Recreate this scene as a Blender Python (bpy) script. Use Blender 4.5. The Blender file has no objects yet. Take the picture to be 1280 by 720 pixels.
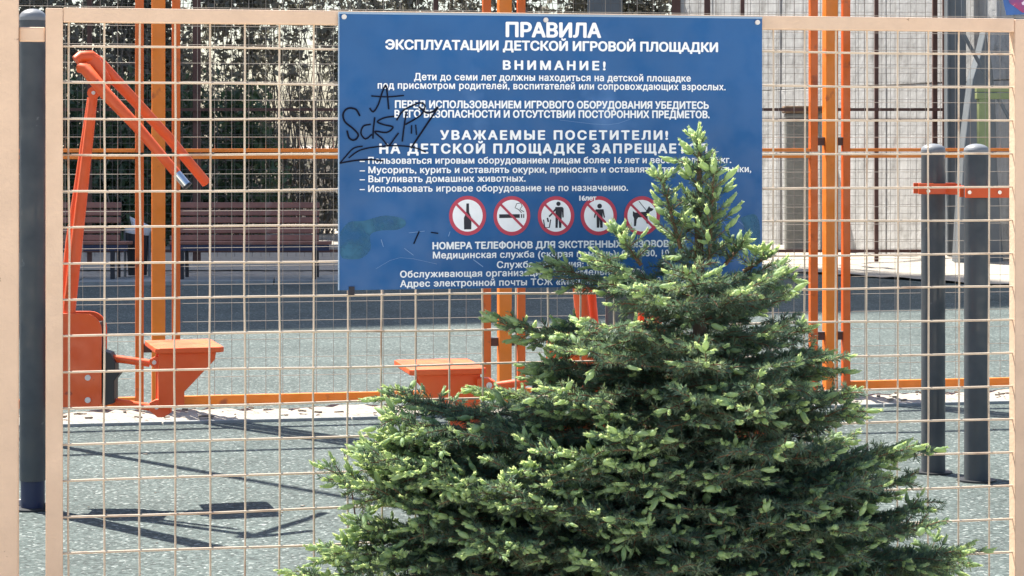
import bpy, bmesh, math, random
import numpy as np
from mathutils import Vector, Matrix

random.seed(7)
rng = np.random.default_rng(7)
scene = bpy.context.scene
COL = scene.collection
R = math.radians

# ------------------------------------------------------------------ camera
EYE, F, HOR = 1.5, 2800.0, 175.0          # eye height, focal length in pixels of a 1280 wide picture, horizon row
cam_d = bpy.data.cameras.new("camera")
cam = bpy.data.objects.new("camera", cam_d)
COL.objects.link(cam)
cam.location = (0, 0, EYE)
cam.rotation_euler = (R(90), 0, 0)
cam_d.sensor_width = 36
cam_d.lens = 36 * F / 1280
cam_d.shift_y = (HOR - 360) / 1280
cam_d.clip_start = 0.1
cam_d.clip_end = 1000
scene.camera = cam

# ------------------------------------------------------------------ world and sun
ELEV, AZ = R(59), math.atan2(-0.70, 0.72)
world = bpy.data.worlds.new("World")
scene.world = world
world.use_nodes = True
wn = world.node_tree.nodes
sky = wn.new("ShaderNodeTexSky")
sky.sky_type = 'NISHITA'
sky.sun_disc = False
sky.sun_elevation = ELEV
sky.sun_rotation = AZ % (2 * math.pi)
sky.dust_density = 1.6
world.node_tree.links.new(sky.outputs[0], wn["Background"].inputs[0])
wn["Background"].inputs[1].default_value = 0.088
sun_d = bpy.data.lights.new("sun", 'SUN')
sun_d.energy = 5.0
sun_d.angle = R(0.55)
sun_d.color = (1.0, 0.95, 0.87)
sun = bpy.data.objects.new("sun", sun_d)
COL.objects.link(sun)
to_sun = Vector((math.sin(AZ) * math.cos(ELEV), math.cos(AZ) * math.cos(ELEV), math.sin(ELEV)))
sun.rotation_euler = to_sun.to_track_quat('Z', 'Y').to_euler()
sun.location = (-10, 10, 20)

scene.view_settings.view_transform = 'Standard'
scene.view_settings.look = 'None'
scene.view_settings.gamma = 1
scene.view_settings.exposure = 1.38
scene.cycles.max_bounces = 9
scene.cycles.diffuse_bounces = 6
scene.cycles.transparent_max_bounces = 6

# ------------------------------------------------------------------ helpers
def at(px, py, y):
    """photo pixel at depth y -> world point"""
    return Vector(((px - 640) / F * y, y, EYE - (py - HOR) / F * y))

def tag(o, label=None, cat=None, group=None, kind=None):
    if label: o['label'] = label
    if cat: o['category'] = cat
    if group: o['group'] = group
    if kind: o['kind'] = kind
    return o

def thing(name, label, cat, loc=(0, 0, 0), rz=0, group=None):
    o = bpy.data.objects.new(name, None)
    COL.objects.link(o)
    o.location = loc
    o.rotation_euler = (0, 0, rz)
    return tag(o, label, cat, group)

class MB:
    def __init__(s):
        s.v = []; s.f = []; s.smooth = []
    def add(s, vs, fs, sm=False):
        n = len(s.v)
        s.v += [tuple(p) for p in vs]
        s.f += [tuple(i + n for i in q) for q in fs]
        s.smooth += [sm] * len(fs)
        return s
    def box(s, c, d, rz=0, M=None):
        hx, hy, hz = d[0] / 2, d[1] / 2, d[2] / 2
        vs = [Vector((x, y, z)) for x in (-hx, hx) for y in (-hy, hy) for z in (-hz, hz)]
        m = M if M is not None else Matrix.Rotation(rz, 3, 'Z')
        vs = [m @ p + Vector(c) for p in vs]
        return s.add(vs, [(0, 1, 3, 2), (4, 6, 7, 5), (0, 4, 5, 1), (2, 3, 7, 6), (0, 2, 6, 4), (1, 5, 7, 3)])
    def span(s, a, b):
        return s.box([(p + q) / 2 for p, q in zip(a, b)], [abs(q - p) for p, q in zip(a, b)])
    def tube(s, pts, r, n=10, caps=True, smooth=True, flat=1.0):
        pts = [Vector(p) for p in pts]
        rs = r if isinstance(r, (list, tuple)) else [r] * len(pts)
        rings = []
        up = None
        for i, p in enumerate(pts):
            t = (pts[min(i + 1, len(pts) - 1)] - pts[max(i - 1, 0)]).normalized()
            if up is None:
                up = Vector((0, 0, 1)) if abs(t.z) < 0.9 else Vector((0, 1, 0))
            a = t.cross(up).normalized(); b = a.cross(t).normalized(); up = b
            rings.append([p + (a * math.cos(2 * math.pi * k / n) * flat + b * math.sin(2 * math.pi * k / n)) * rs[i] for k in range(n)])
        vs = [q for ring in rings for q in ring]
        fs = []
        for i in range(len(pts) - 1):
            for k in range(n):
                fs.append((i * n + k, i * n + (k + 1) % n, (i + 1) * n + (k + 1) % n, (i + 1) * n + k))
        s.add(vs, fs, smooth)
        if caps:
            s.add(rings[0], [tuple(range(n))[::-1]]); s.add(rings[-1], [tuple(range(n))])
        return s
    def prism(s, poly, t, M=None, c=(0, 0, 0)):
        """poly in (x, z), thickness t along y"""
        n = len(poly)
        vs = [Vector((x, -t / 2, z)) for x, z in poly] + [Vector((x, t / 2, z)) for x, z in poly]
        if M is not None: vs = [M @ p for p in vs]
        vs = [p + Vector(c) for p in vs]
        fs = [tuple(range(n)), tuple(range(n, 2 * n))[::-1]]
        fs += [((i + 1) % n, i, i + n, (i + 1) % n + n) for i in range(n)]
        return s.add(vs, fs)
    def dome(s, c, r, h, n=20, m=5):
        c = Vector(c); vs = []; fs = []
        for j in range(m):
            a = j / m * math.pi / 2
            vs += [c + Vector((r * math.cos(a) * math.cos(2 * math.pi * k / n), r * math.cos(a) * math.sin(2 * math.pi * k / n), h * math.sin(a))) for k in range(n)]
        vs.append(c + Vector((0, 0, h)))
        for j in range(m - 1):
            for k in range(n):
                fs.append((j * n + k, j * n + (k + 1) % n, (j + 1) * n + (k + 1) % n, (j + 1) * n + k))
        for k in range(n): fs.append(((m - 1) * n + k, (m - 1) * n + (k + 1) % n, m * n))
        return s.add(vs, fs, True)
    def build(s, name, m, parent=None, bevel=0, loc=None):
        me = bpy.data.meshes.new(name)
        me.from_pydata(s.v, [], s.f)
        me.polygons.foreach_set('use_smooth', s.smooth)
        me.materials.append(m)
        bm = bmesh.new(); bm.from_mesh(me)
        bmesh.ops.recalc_face_normals(bm, faces=bm.faces)
        bm.to_mesh(me); bm.free()
        o = bpy.data.objects.new(name, me)
        COL.objects.link(o)
        if parent: o.parent = parent
        if loc is not None: o.location = loc
        if bevel:
            b = o.modifiers.new("bevel", 'BEVEL'); b.width = bevel; b.segments = 2; b.limit_method = 'ANGLE'; b.angle_limit = R(50)
        return o

def raw_mesh(name, verts, faces, m, parent=None, nv=4):
    """verts (N,3), faces (K,nv) numpy"""
    me = bpy.data.meshes.new(name)
    me.vertices.add(len(verts)); me.vertices.foreach_set('co', np.asarray(verts, np.float32).ravel())
    k = len(faces)
    me.loops.add(k * nv); me.loops.foreach_set('vertex_index', np.asarray(faces, np.int32).ravel())
    me.polygons.add(k)
    me.polygons.foreach_set('loop_start', np.arange(0, k * nv, nv, dtype=np.int32))
    me.polygons.foreach_set('loop_total', np.full(k, nv, np.int32))
    me.update(calc_edges=True)
    me.materials.append(m)
    o = bpy.data.objects.new(name, me)
    COL.objects.link(o)
    if parent: o.parent = parent
    return o

def share(o, loc=None, rot=None, parent=None, scale=None):
    c = o.copy(); COL.objects.link(c)
    c.parent = parent if parent is not None else o.parent
    if loc is not None: c.location = loc
    if rot is not None: c.rotation_euler = rot
    if scale is not None: c.scale = scale
    return c

# ------------------------------------------------------------------ materials
def mat(name, base, rough=0.6, metal=0.0, var=0.12, scale=6.0, bump=0.0, bscale=60.0, col2=None, spots=None, spec=0.5, trans=None, detail=6.0, tcol=None):
    m = bpy.data.materials.new(name); m.use_nodes = True
    nt = m.node_tree; N = nt.nodes; L = nt.links
    bs = N["Principled BSDF"]
    bs.inputs['Roughness'].default_value = rough
    bs.inputs['Metallic'].default_value = metal
    bs.inputs['Specular IOR Level'].default_value = spec
    tc = N.new('ShaderNodeTexCoord')
    no = N.new('ShaderNodeTexNoise'); no.inputs['Scale'].default_value = scale; no.inputs['Detail'].default_value = detail
    no.inputs['Roughness'].default_value = 0.6
    L.new(tc.outputs['Object'], no.inputs['Vector'])
    cr = N.new('ShaderNodeValToRGB'); cr.color_ramp.elements[0].position = 0.3; cr.color_ramp.elements[1].position = 0.7
    b = Vector(base)
    c2 = Vector(col2) if col2 else b * (1 + var)
    c1 = b if col2 else b * (1 - var)
    cr.color_ramp.elements[0].color = (*c1, 1); cr.color_ramp.elements[1].color = (*c2, 1)
    L.new(no.outputs['Fac'], cr.inputs['Fac'])
    out = cr.outputs['Color']
    if spots:                               # (scale, threshold, colour, width)
        sc, th, scol, wd = spots
        n2 = N.new('ShaderNodeTexNoise'); n2.inputs['Scale'].default_value = sc; n2.inputs['Detail'].default_value = 4
        L.new(tc.outputs['Object'], n2.inputs['Vector'])
        r2 = N.new('ShaderNodeMapRange'); r2.inputs['From Min'].default_value = th; r2.inputs['From Max'].default_value = th + wd
        L.new(n2.outputs['Fac'], r2.inputs['Value'])
        mx = N.new('ShaderNodeMix'); mx.data_type = 'RGBA'
        L.new(r2.outputs['Result'], mx.inputs['Factor']); L.new(out, mx.inputs['A']); mx.inputs['B'].default_value = (*scol, 1)
        out = mx.outputs['Result']
    L.new(out, bs.inputs['Base Color'])
    if bump:
        nb = N.new('ShaderNodeTexNoise'); nb.inputs['Scale'].default_value = bscale; nb.inputs['Detail'].default_value = 5
        L.new(tc.outputs['Object'], nb.inputs['Vector'])
        bp = N.new('ShaderNodeBump'); bp.inputs['Strength'].default_value = bump; bp.inputs['Distance'].default_value = 0.02
        L.new(nb.outputs['Fac'], bp.inputs['Height']); L.new(bp.outputs['Normal'], bs.inputs['Normal'])
    if trans:
        tr = N.new('ShaderNodeBsdfTranslucent'); (L.new(out, tr.inputs['Color']) if tcol is None else setattr(tr.inputs['Color'], 'default_value', (*tcol, 1)))
        ms = N.new('ShaderNodeMixShader'); ms.inputs[0].default_value = trans
        L.new(bs.outputs[0], ms.inputs[1]); L.new(tr.outputs[0], ms.inputs[2])
        L.new(ms.outputs[0], N['Material Output'].inputs['Surface'])
    return m

def rubber_mat():
    m = bpy.data.materials.new("rubber_crumb"); m.use_nodes = True
    nt = m.node_tree; N = nt.nodes; L = nt.links; bs = N["Principled BSDF"]
    bs.inputs['Roughness'].default_value = 0.85; bs.inputs['Specular IOR Level'].default_value = 0.25
    tc = N.new('ShaderNodeTexCoord')
    vo = N.new('ShaderNodeTexVoronoi'); vo.inputs['Scale'].default_value = 95
    L.new(tc.outputs['Object'], vo.inputs['Vector'])
    sp = N.new('ShaderNodeSeparateColor'); L.new(vo.outputs['Color'], sp.inputs[0])
    cr = N.new('ShaderNodeValToRGB'); cr.color_ramp.interpolation = 'CONSTANT'
    e = cr.color_ramp.elements
    e[0].position = 0; e[0].color = (0.044, 0.056, 0.053, 1)
    e[1].position = 0.22; e[1].color = (0.072, 0.092, 0.086, 1)
    for p, c in ((0.55, (0.086, 0.108, 0.101, 1)), (0.82, (0.125, 0.150, 0.141, 1)), (0.95, (0.25, 0.275, 0.26, 1))):
        x = e.new(p); x.color = c
    L.new(sp.outputs[0], cr.inputs['Fac'])
    n1 = N.new('ShaderNodeTexNoise'); n1.inputs['Scale'].default_value = 1.6; n1.inputs['Detail'].default_value = 6
    L.new(tc.outputs['Object'], n1.inputs['Vector'])
    mr = N.new('ShaderNodeMapRange'); mr.inputs['From Min'].default_value = .3; mr.inputs['From Max'].default_value = .7
    mr.inputs['To Min'].default_value = .84; mr.inputs['To Max'].default_value = 1.14
    L.new(n1.outputs['Fac'], mr.inputs['Value'])
    n2 = N.new('ShaderNodeTexNoise'); n2.inputs['Scale'].default_value = 38; n2.inputs['Detail'].default_value = 3
    L.new(tc.outputs['Object'], n2.inputs['Vector'])
    mr2 = N.new('ShaderNodeMapRange'); mr2.inputs['From Min'].default_value = .35; mr2.inputs['From Max'].default_value = .65
    mr2.inputs['To Min'].default_value = .82; mr2.inputs['To Max'].default_value = 1.18
    L.new(n2.outputs['Fac'], mr2.inputs['Value'])
    mu = N.new('ShaderNodeMath'); mu.operation = 'MULTIPLY'; L.new(mr.outputs[0], mu.inputs[0]); L.new(mr2.outputs[0], mu.inputs[1])
    mv = N.new('ShaderNodeVectorMath'); mv.operation = 'SCALE'
    L.new(cr.outputs['Color'], mv.inputs[0]); L.new(mu.outputs[0], mv.inputs['Scale'])
    L.new(mv.outputs[0], bs.inputs['Base Color'])
    bp = N.new('ShaderNodeBump'); bp.inputs['Strength'].default_value = 0.35; bp.inputs['Distance'].default_value = 0.004
    L.new(vo.outputs['Distance'], bp.inputs['Height']); L.new(bp.outputs['Normal'], bs.inputs['Normal'])
    return m

M_rubber = rubber_mat()
M_earth = mat("dry_earth", (0.34, 0.30, 0.25), 0.95, scale=3, var=.2, bump=.6, bscale=12, spots=(7, .58, (0.12, 0.10, 0.08), .08))
M_sand = mat("pale_sand", (0.37, 0.33, 0.275), 0.95, scale=9, var=.15, bump=.7, bscale=25, spots=(26, .66, (0.16, 0.13, 0.10), .06))
M_bounce_paving = mat("pale_bounce_paving", (0.58, 0.54, 0.48), 0.9, scale=3, var=.1, bump=.2)
M_kerb = mat("kerb_concrete", (0.30, 0.31, 0.30), 0.9, scale=10, var=.15, bump=.3)
M_beige = mat("beige_paint", (0.70, 0.50, 0.35), 0.5, scale=14, var=.06, bump=.12, bscale=90, spots=(22, .76, (0.20, 0.09, 0.05), .03))
M_beige_post = mat("chipped_beige_paint", (0.70, 0.50, 0.35), 0.5, scale=10, var=.06, bump=.12, bscale=90, spots=(14, .68, (0.17, 0.08, 0.05), .03))
M_wire = mat("beige_wire_paint", (0.60, 0.49, 0.37), 0.45, scale=9, var=.12, spots=(6, .60, (0.36, 0.22, 0.14), .12))
M_orange_fence = mat("orange_fence_paint", (0.80, 0.21, 0.018), 0.45, scale=5, var=.1, bump=.08, spots=(9, .64, (0.42, 0.10, 0.025), .08))
M_orange_stile = mat("deep_orange_fence_paint", (0.68, 0.13, 0.014), 0.5, scale=5, var=.1, bump=.08, spots=(9, .62, (0.36, 0.08, 0.025), .08))
M_courtwire = mat("court_wire_paint", (0.34, 0.29, 0.24), 0.6, scale=5, var=.15)
M_red = mat("orange_red_enamel", (0.76, 0.090, 0.014), 0.40, scale=5, col2=(0.84, 0.140, 0.034), bump=.05, bscale=40, spots=(18, .69, (0.42, 0.06, 0.03), .04))
M_grey = mat("anthracite_enamel", (0.062, 0.070, 0.076), 0.40, scale=4, var=.14, bump=.05, spots=(16, .70, (0.16, 0.17, 0.17), .05))
M_black = mat("black_plastic", (0.022, 0.024, 0.026), 0.5, var=.15)
M_navy = mat("navy_plastic", (0.018, 0.028, 0.075), 0.45, var=.15)
M_cap = mat("grey_plastic_cap", (0.20, 0.21, 0.22), 0.4, scale=12, var=.08)
M_chrome = mat("polished_steel", (0.72, 0.72, 0.72), 0.16, metal=1, var=.03)
M_bolt = mat("white_bolt_cap", (0.70, 0.66, 0.62), 0.4, var=.05)
M_blue = mat("faded_blue_sign_print", (0.010, 0.096, 0.275), 0.48, scale=2.2, var=.16, detail=9, spots=(3.5, .62, (0.075, 0.19, 0.42), .12))
M_white = mat("white_sign_print", (0.90, 0.92, 0.93), 0.5, scale=30, var=.05)
M_ring = mat("red_sign_print", (0.50, 0.045, 0.085), 0.5, var=.06)
M_symbol = mat("dark_sign_print", (0.018, 0.018, 0.028), 0.6, var=.1)
M_marker = mat("black_marker_ink", (0.008, 0.010, 0.022), 0.8, var=.2, spec=.1)
M_teal = mat("teal_spray_paint", (0.018, 0.13, 0.235), 0.5, scale=20, var=.15)
def patchy(m, sc, lo, hi):
    """lets what is behind the paint show through in patches"""
    N = m.node_tree.nodes; L = m.node_tree.links
    tc = N.new('ShaderNodeTexCoord'); no = N.new('ShaderNodeTexNoise'); no.inputs['Scale'].default_value = sc; no.inputs['Detail'].default_value = 7
    mr = N.new('ShaderNodeMapRange'); mr.inputs['From Min'].default_value = .38; mr.inputs['From Max'].default_value = .60
    mr.inputs['To Min'].default_value = lo; mr.inputs['To Max'].default_value = hi
    L.new(tc.outputs['Object'], no.inputs['Vector']); L.new(no.outputs['Fac'], mr.inputs['Value']); L.new(mr.outputs[0], N["Principled BSDF"].inputs['Alpha'])
patchy(M_teal, 16, .30, .92)
M_signedge = mat("sign_sheet_edge", (0.30, 0.42, 0.55), 0.4, var=.05)
M_scuff_reflection = mat("pale_scuff_and_reflection", (0.20, 0.33, 0.55), 0.6, var=.1)  # shared by scuff marks and painted reflections on the board
M_bench = mat("maroon_bench_boards", (0.28, 0.120, 0.085), 0.6, scale=4, var=.25, bump=.1, spots=(7, .60, (0.34, 0.19, 0.15), .1))
M_benchmetal = mat("dark_bench_iron", (0.022, 0.022, 0.030), 0.5, var=.1)
M_brown = mat("rusty_brown_steel", (0.105, 0.050, 0.038), 0.75, scale=8, var=.3, bump=.2)
M_darkwire = mat("dark_mesh_wire", (0.16, 0.14, 0.125), 0.8, var=.2)
M_steelcol = mat("grey_galvanised_steel", (0.14, 0.155, 0.165), 0.6, scale=3, var=.15)
M_green = mat("green_painted_steel", (0.33, 0.36, 0.15), 0.5, scale=6, var=.15)
M_block = mat("weathered_concrete", (0.20, 0.20, 0.18), 0.9, scale=5, var=.25, bump=.5, bscale=18)
M_rustcap = mat("rusty_cap", (0.17, 0.11, 0.07), 0.9, scale=9, var=.3, bump=.5)
M_wrapper = mat("white_plastic_bag", (0.75, 0.76, 0.78), 0.4, scale=12, var=.06, bump=.6, bscale=20, trans=.2)
M_bark = mat("spruce_bark", (0.13, 0.085, 0.06), 0.9, scale=25, var=.3, bump=.6, bscale=60)
M_twig = mat("spruce_twig", (0.16, 0.085, 0.045), 0.85, scale=30, var=.25)
M_needle = mat("blue_green_needles", (0.066, 0.120, 0.096), 0.5, scale=5, col2=(0.145, 0.220, 0.160), trans=.46, tcol=(.16, .25, .13))
M_needle2 = mat("grey_green_needles", (0.100, 0.155, 0.115), 0.5, scale=9, col2=(0.200, 0.255, 0.175), trans=.46, tcol=(.30, .40, .16))
M_shoot = mat("fresh_green_shoots", (0.19, 0.30, 0.185), 0.6, scale=9, col2=(0.34, 0.46, 0.28), trans=.48, tcol=(.84, .95, .42))
M_vineleaf = mat("dull_vine_leaves", (0.12, 0.12, 0.09), 0.6, scale=2.5, col2=(0.31, 0.29, 0.23), trans=.42)
M_vinestem = mat("dry_vine_stems", (0.12, 0.095, 0.075), 0.85, scale=4, col2=(0.30, 0.26, 0.22))
M_greenleaf = mat("dark_green_leaves", (0.040, 0.075, 0.040), 0.5, scale=3, col2=(0.095, 0.15, 0.07), trans=.3)

def scratched(m, amt=.5):
    """dull, dusty patches: roughness varies over the paint"""
    N = m.node_tree.nodes; L = m.node_tree.links; bs = N["Principled BSDF"]
    tc = N.new('ShaderNodeTexCoord'); no = N.new('ShaderNodeTexNoise'); no.inputs['Scale'].default_value = 11; no.inputs['Detail'].default_value = 9
    mr = N.new('ShaderNodeMapRange'); mr.inputs['From Min'].default_value = .35; mr.inputs['From Max'].default_value = .65
    mr.inputs['To Min'].default_value = .28; mr.inputs['To Max'].default_value = .28 + amt
    L.new(tc.outputs['Object'], no.inputs['Vector']); L.new(no.outputs['Fac'], mr.inputs['Value']); L.new(mr.outputs[0], bs.inputs['Roughness'])
for m_ in (M_red, M_orange_fence, M_orange_stile, M_grey, M_blue, M_beige): scratched(m_)
def wall_mat(name, a, b, stain):
    m = bpy.data.materials.new(name); m.use_nodes = True
    nt = m.node_tree; N = nt.nodes; L = nt.links; bs = N["Principled BSDF"]
    bs.inputs['Roughness'].default_value = 0.95
    tc = N.new('ShaderNodeTexCoord')
    mp = N.new('ShaderNodeMapping'); mp.inputs['Scale'].default_value = (4.5, 4.5, 0.55)
    L.new(tc.outputs['Object'], mp.inputs['Vector'])
    n1 = N.new('ShaderNodeTexNoise'); n1.inputs['Scale'].default_value = 1.6; n1.inputs['Detail'].default_value = 10; n1.inputs['Roughness'].default_value = .7
    L.new(mp.outputs[0], n1.inputs['Vector'])
    n2 = N.new('ShaderNodeTexNoise'); n2.inputs['Scale'].default_value = 3.2; n2.inputs['Detail'].default_value = 12; n2.inputs['Roughness'].default_value = .72
    L.new(tc.outputs['Object'], n2.inputs['Vector'])
    cr = N.new('ShaderNodeValToRGB'); e = cr.color_ramp.elements
    e[0].position = .34; e[0].color = (*stain, 1); e[1].position = .66; e[1].color = (*b, 1)
    x = e.new(.47); x.color = (*a, 1)
    ad = N.new('ShaderNodeMath'); ad.operation = 'MULTIPLY_ADD'; ad.inputs[1].default_value = .55
    ml = N.new('ShaderNodeMath'); ml.operation = 'MULTIPLY'; ml.inputs[1].default_value = .45
    L.new(n2.outputs['Fac'], ml.inputs[0]); L.new(n1.outputs['Fac'], ad.inputs[0]); L.new(ml.outputs[0], ad.inputs[2])
    L.new(ad.outputs[0], cr.inputs['Fac']); L.new(cr.outputs[0], bs.inputs['Base Color'])
    bp = N.new('ShaderNodeBump'); bp.inputs['Strength'].default_value = .8; bp.inputs['Distance'].default_value = .04
    L.new(n2.outputs['Fac'], bp.inputs['Height']); L.new(bp.outputs['Normal'], bs.inputs['Normal'])
    return m
M_wall = wall_mat("pale_stained_concrete", (0.42, 0.415, 0.40), (0.58, 0.575, 0.56), (0.20, 0.19, 0.175))
M_wall2 = wall_mat("grey_white_plaster", (0.70, 0.69, 0.67), (0.88, 0.87, 0.85), (0.30, 0.29, 0.27))

# ------------------------------------------------------------------ layout lines
TH = math.atan(0.206)                                    # both fences run off to the right at this angle
CT, ST = math.cos(TH), math.sin(TH)
def ppm_front(px): return 450 - (px - 150) * 35 / 1100
Z0 = F / ppm_front(57); FO = Vector(((57 - 640) / F * Z0, Z0, 0))     # left end of the front fence
def front_uv(px, py, off=0.0):
    """pixel -> (distance along the front fence, height) on a plane 'off' metres in front of it"""
    ox, oy = FO.x + off * ST, FO.y - off * CT
    k = (px - 640) / F
    s = (k * oy - ox) / (CT - k * ST)
    y = oy + s * ST
    return s, EYE - (py - HOR) / F * y
CZ = F / 228.2; CO = Vector(((198 - 640) / F * CZ, CZ, 0))             # court fence, post seen at px 198
TC = math.atan(0.202)

# ------------------------------------------------------------------ ground
def sheet(name, poly, z, m, kind='structure'):
    mb = MB(); mb.add([(x, y, z) for x, y in poly], [tuple(range(len(poly)))])
    return tag(mb.build(name, m), kind=kind)

def grid_sheet(name, o, ux, uy, nx, ny, lx, ly, hfun, m):
    xs = np.linspace(0, lx, nx + 1); ys = np.linspace(0, ly, ny + 1)
    V = []; Fc = []
    for j, b in enumerate(ys):
        for i, a in enumerate(xs):
            V.append((o[0] + ux[0] * a + uy[0] * b, o[1] + ux[1] * a + uy[1] * b, hfun(a, b, i, j, nx, ny)))
    for j in range(ny):
        for i in range(nx):
            k = j * (nx + 1) + i
            Fc.append((k, k + 1, k + nx + 2, k + nx + 1))
    return raw_mesh(name, V, Fc, m)

sheet("ground", [(-400, -200), (400, -200), (400, 600), (-400, 600)], 0.0, M_earth)
def fl(s, d):   # point d metres behind the front fence line
    return (FO.x + CT * s - ST * d, FO.y + ST * s + CT * d)
sheet("playground_surface", [fl(-14, .25), fl(16, .25), (17.0, 24.4 + 2.0), (5.4, 23.0), (3.7, 25.2), (1, 24.2), (-14, 22.2)], 0.004, M_rubber)
sheet("assumed_pavement", [fl(-20, -1.35), fl(22, -1.35), fl(22, -16), fl(-20, -16)], 0.004, M_bounce_paving)  # unseen ground, assumed pale so it bounces sunlight onto the fence front

# sandy strip along the foot of the court fence
def cl(s, d):
    return (CO.x + math.cos(TC) * s - math.sin(TC) * d, CO.y + math.sin(TC) * s + math.cos(TC) * d)
def strip_h(a, b, i, j, nx, ny):
    if j in (0, ny): return 0.0045
    return 0.010 + 0.018 * random.random() + 0.010 * math.sin(a * 2.3) * math.sin(a * 7.1)
o0 = cl(-4, -0.46)
tag(grid_sheet("sand_strip", o0, (math.cos(TC), math.sin(TC)), (-math.sin(TC), math.cos(TC)), 260, 9, 11, 0.52, strip_h, M_sand), kind='structure')
mb = MB()
for k in range(11):
    x0, y0 = cl(-4 + k * 1.0 + 0.5, -0.50)
    mb.box((x0, y0, 0.006), (0.992, 0.03, 0.03), TC)
tag(mb.build("kerb", M_kerb, bevel=.004), kind='structure')
# low path edging in front of the benches
mb = MB()
for k in range(16):
    mb.box((-14 + k * 1.0, 22.55 + k * .09, 0.02), (0.99, 0.9, 0.05), .09)
tag(mb.build("path", M_kerb), kind='structure')
# lit sand bank on the far side
def bank_h(a, b, i, j, nx, ny):
    return 0.008 + 0.03 * random.random() * (0.3 + b / 8)
tag(grid_sheet("sand_bank", (-13, 25.6), (1, 0), (0, 1), 120, 40, 24, 15, bank_h, M_sand), kind='structure')
tag(grid_sheet("sand_patch", (3.1, 25.35), (.60, -.80), (.80, .60), 40, 30, 6.5, 8, lambda a, b, i, j, nx, ny: 0.012 + .03 * random.random() + .045 * b * min(1, b / 2), M_sand), kind='structure')
# loose debris lying on the strip
mb = MB()
for i in range(170):
    s_, d_ = random.uniform(-1.2, 6.5), -0.44 + 0.40 * random.random()
    x0, y0 = cl(s_, d_)
    q = random.uniform(.006, .022)
    mb.box((x0, y0, 0.026 + q * .2), (q * random.uniform(1, 3), q, q * .5), random.uniform(0, 3))
for i in range(60):
    x0, y0 = random.uniform(-2.6, 3.2), random.uniform(7.2, 12)
    q = random.uniform(.003, .010)
    mb.box((x0, y0, 0.006), (q * random.uniform(1, 3), q, q * .4), random.uniform(0, 3))
tag(mb.build("debris", mat("leaf_litter", (0.10, 0.075, 0.055), .95, var=.5, scale=15, col2=(0.30, 0.25, 0.2))), kind='stuff')

# ------------------------------------------------------------------ front mesh fence
fence = thing("mesh_fence", "beige welded mesh fence panel carrying the blue rules board", "fence", FO, TH)
LEN = front_uv(1265, 300)[0] + .05
TOP = 1.865
MB().span((0, -.022, -.1), (.047, .022, TOP - .002)).build("post", M_beige, fence, .003)
MB().span((LEN - .05, -.022, -.1), (LEN, .022, TOP - .002)).build("post", M_beige, fence, .003)
MB().span((.0475, -.0205, TOP - .04), (LEN - .0505, .0205, TOP)).build("top_rail", M_beige, fence, .003)
MB().span((.0475, -.0205, .02), (LEN - .0505, .0205, .06)).build("bottom_rail", M_beige, fence, .003)
# wires, slightly bent as welded mesh is
def bent(p0, p1, axis, amp, n=14):
    pts = []
    ph = random.uniform(0, 6)
    for i in range(n + 1):
        t = i / n
        p = Vector(p0).lerp(Vector(p1), t)
        w = amp * (math.sin(ph + t * 9) + .5 * math.sin(ph * 2 + t * 23)) * math.sin(math.pi * t) ** .5
        p[axis] += w; p[1] += w * .7
        pts.append(p)
    return pts
s_first = front_uv(86, 300)[0]
pitch = (front_uv(1237, 300)[0] - s_first) / 28
for i in range(29):
    x = s_first + pitch * i
    if x > LEN - .06: break
    MB().tube(bent((x, .004, .06), (x, .004, TOP - .04), 0, .0018), .0029, 6, False).build("wire", M_wire, fence)
h0 = front_uv(150, 58.5)[1]; h14 = front_uv(150, 689)[1]
ph = (h0 - h14) / 14
for i in range(19):
    z = h0 - ph * i
    if z < .08: break
    MB().tube(bent((.046, -.0025, z), (LEN - .049, -.0025, z), 2, .0022, 26), .0035, 6, False).build("wire", M_wire, fence)
# bracket joining it to the neighbouring post
s25, hb = front_uv(24, 43); s57 = 0.0
MB().span((s25, -.012, hb - .02), (-.001, .012, hb + .02)).build("bracket", M_beige, fence, .004)

gp = thing("gate_post", "thick beige square post with rust chips at the far left edge", "post", (*fl(s25 - .041, 0), 0), TH)
MB().span((-.04, -.04, -.1), (.04, .04, 2.35)).build("post", M_beige_post, gp, .005)
MB().span((-.046, -.046, 2.35), (.046, .046, 2.37)).build("cap", M_beige, gp, .003)
# rust chips on that post
for (h, w) in ((.74, .05), (.63, .03), (.55, .02), (.40, .012), (.47, .11), (1.02, .03), (.86, .02)):
    MB().box((-.034 + random.uniform(0, .012), -.0407, h), (.005, .0012, w)).build("rust_chip", M_rustcap, gp)

# ------------------------------------------------------------------ rules board
OFF = 0.030
sign = thing("sign_board", "large blue playground rules board with white lettering and black graffiti", "sign", (*fl(0, -OFF), 0), TH)
def S(px, py): return front_uv(px, py, OFF)
sl, zt = S(423.5, 15.5); sr, _ = S(953, 23); _, zb = S(425, 363)
MB().span((sl, .0006, zb), (sr, .006, zt)).build("board", M_blue, sign, .0015)
MB().span((sl - .0005, -.0002, zt - .004), (sr + .0005, .0062, zt + .0012)).build("edge_strip", M_signedge, sign)
MB().span((sl - .0014, -.0002, zb), (sl + .0016, .0062, zt - .0042)).build("edge_strip", M_signedge, sign)
for (x, y) in ((430, 21), (682, 25), (946.5, 28)):
    u, v = S(x, y)
    MB().tube([(u, .002, v), (u, -.006, v)], .0072, 12).build("bolt", M_bolt, sign, .002)
for (x, y) in ((439.5, 363.5), (905, 360)):
    u, v = S(x, y)
    MB().span((u - .008, -.003, v - .012), (u + .008, .030, v + .012)).build("clip", M_symbol, sign)

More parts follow.
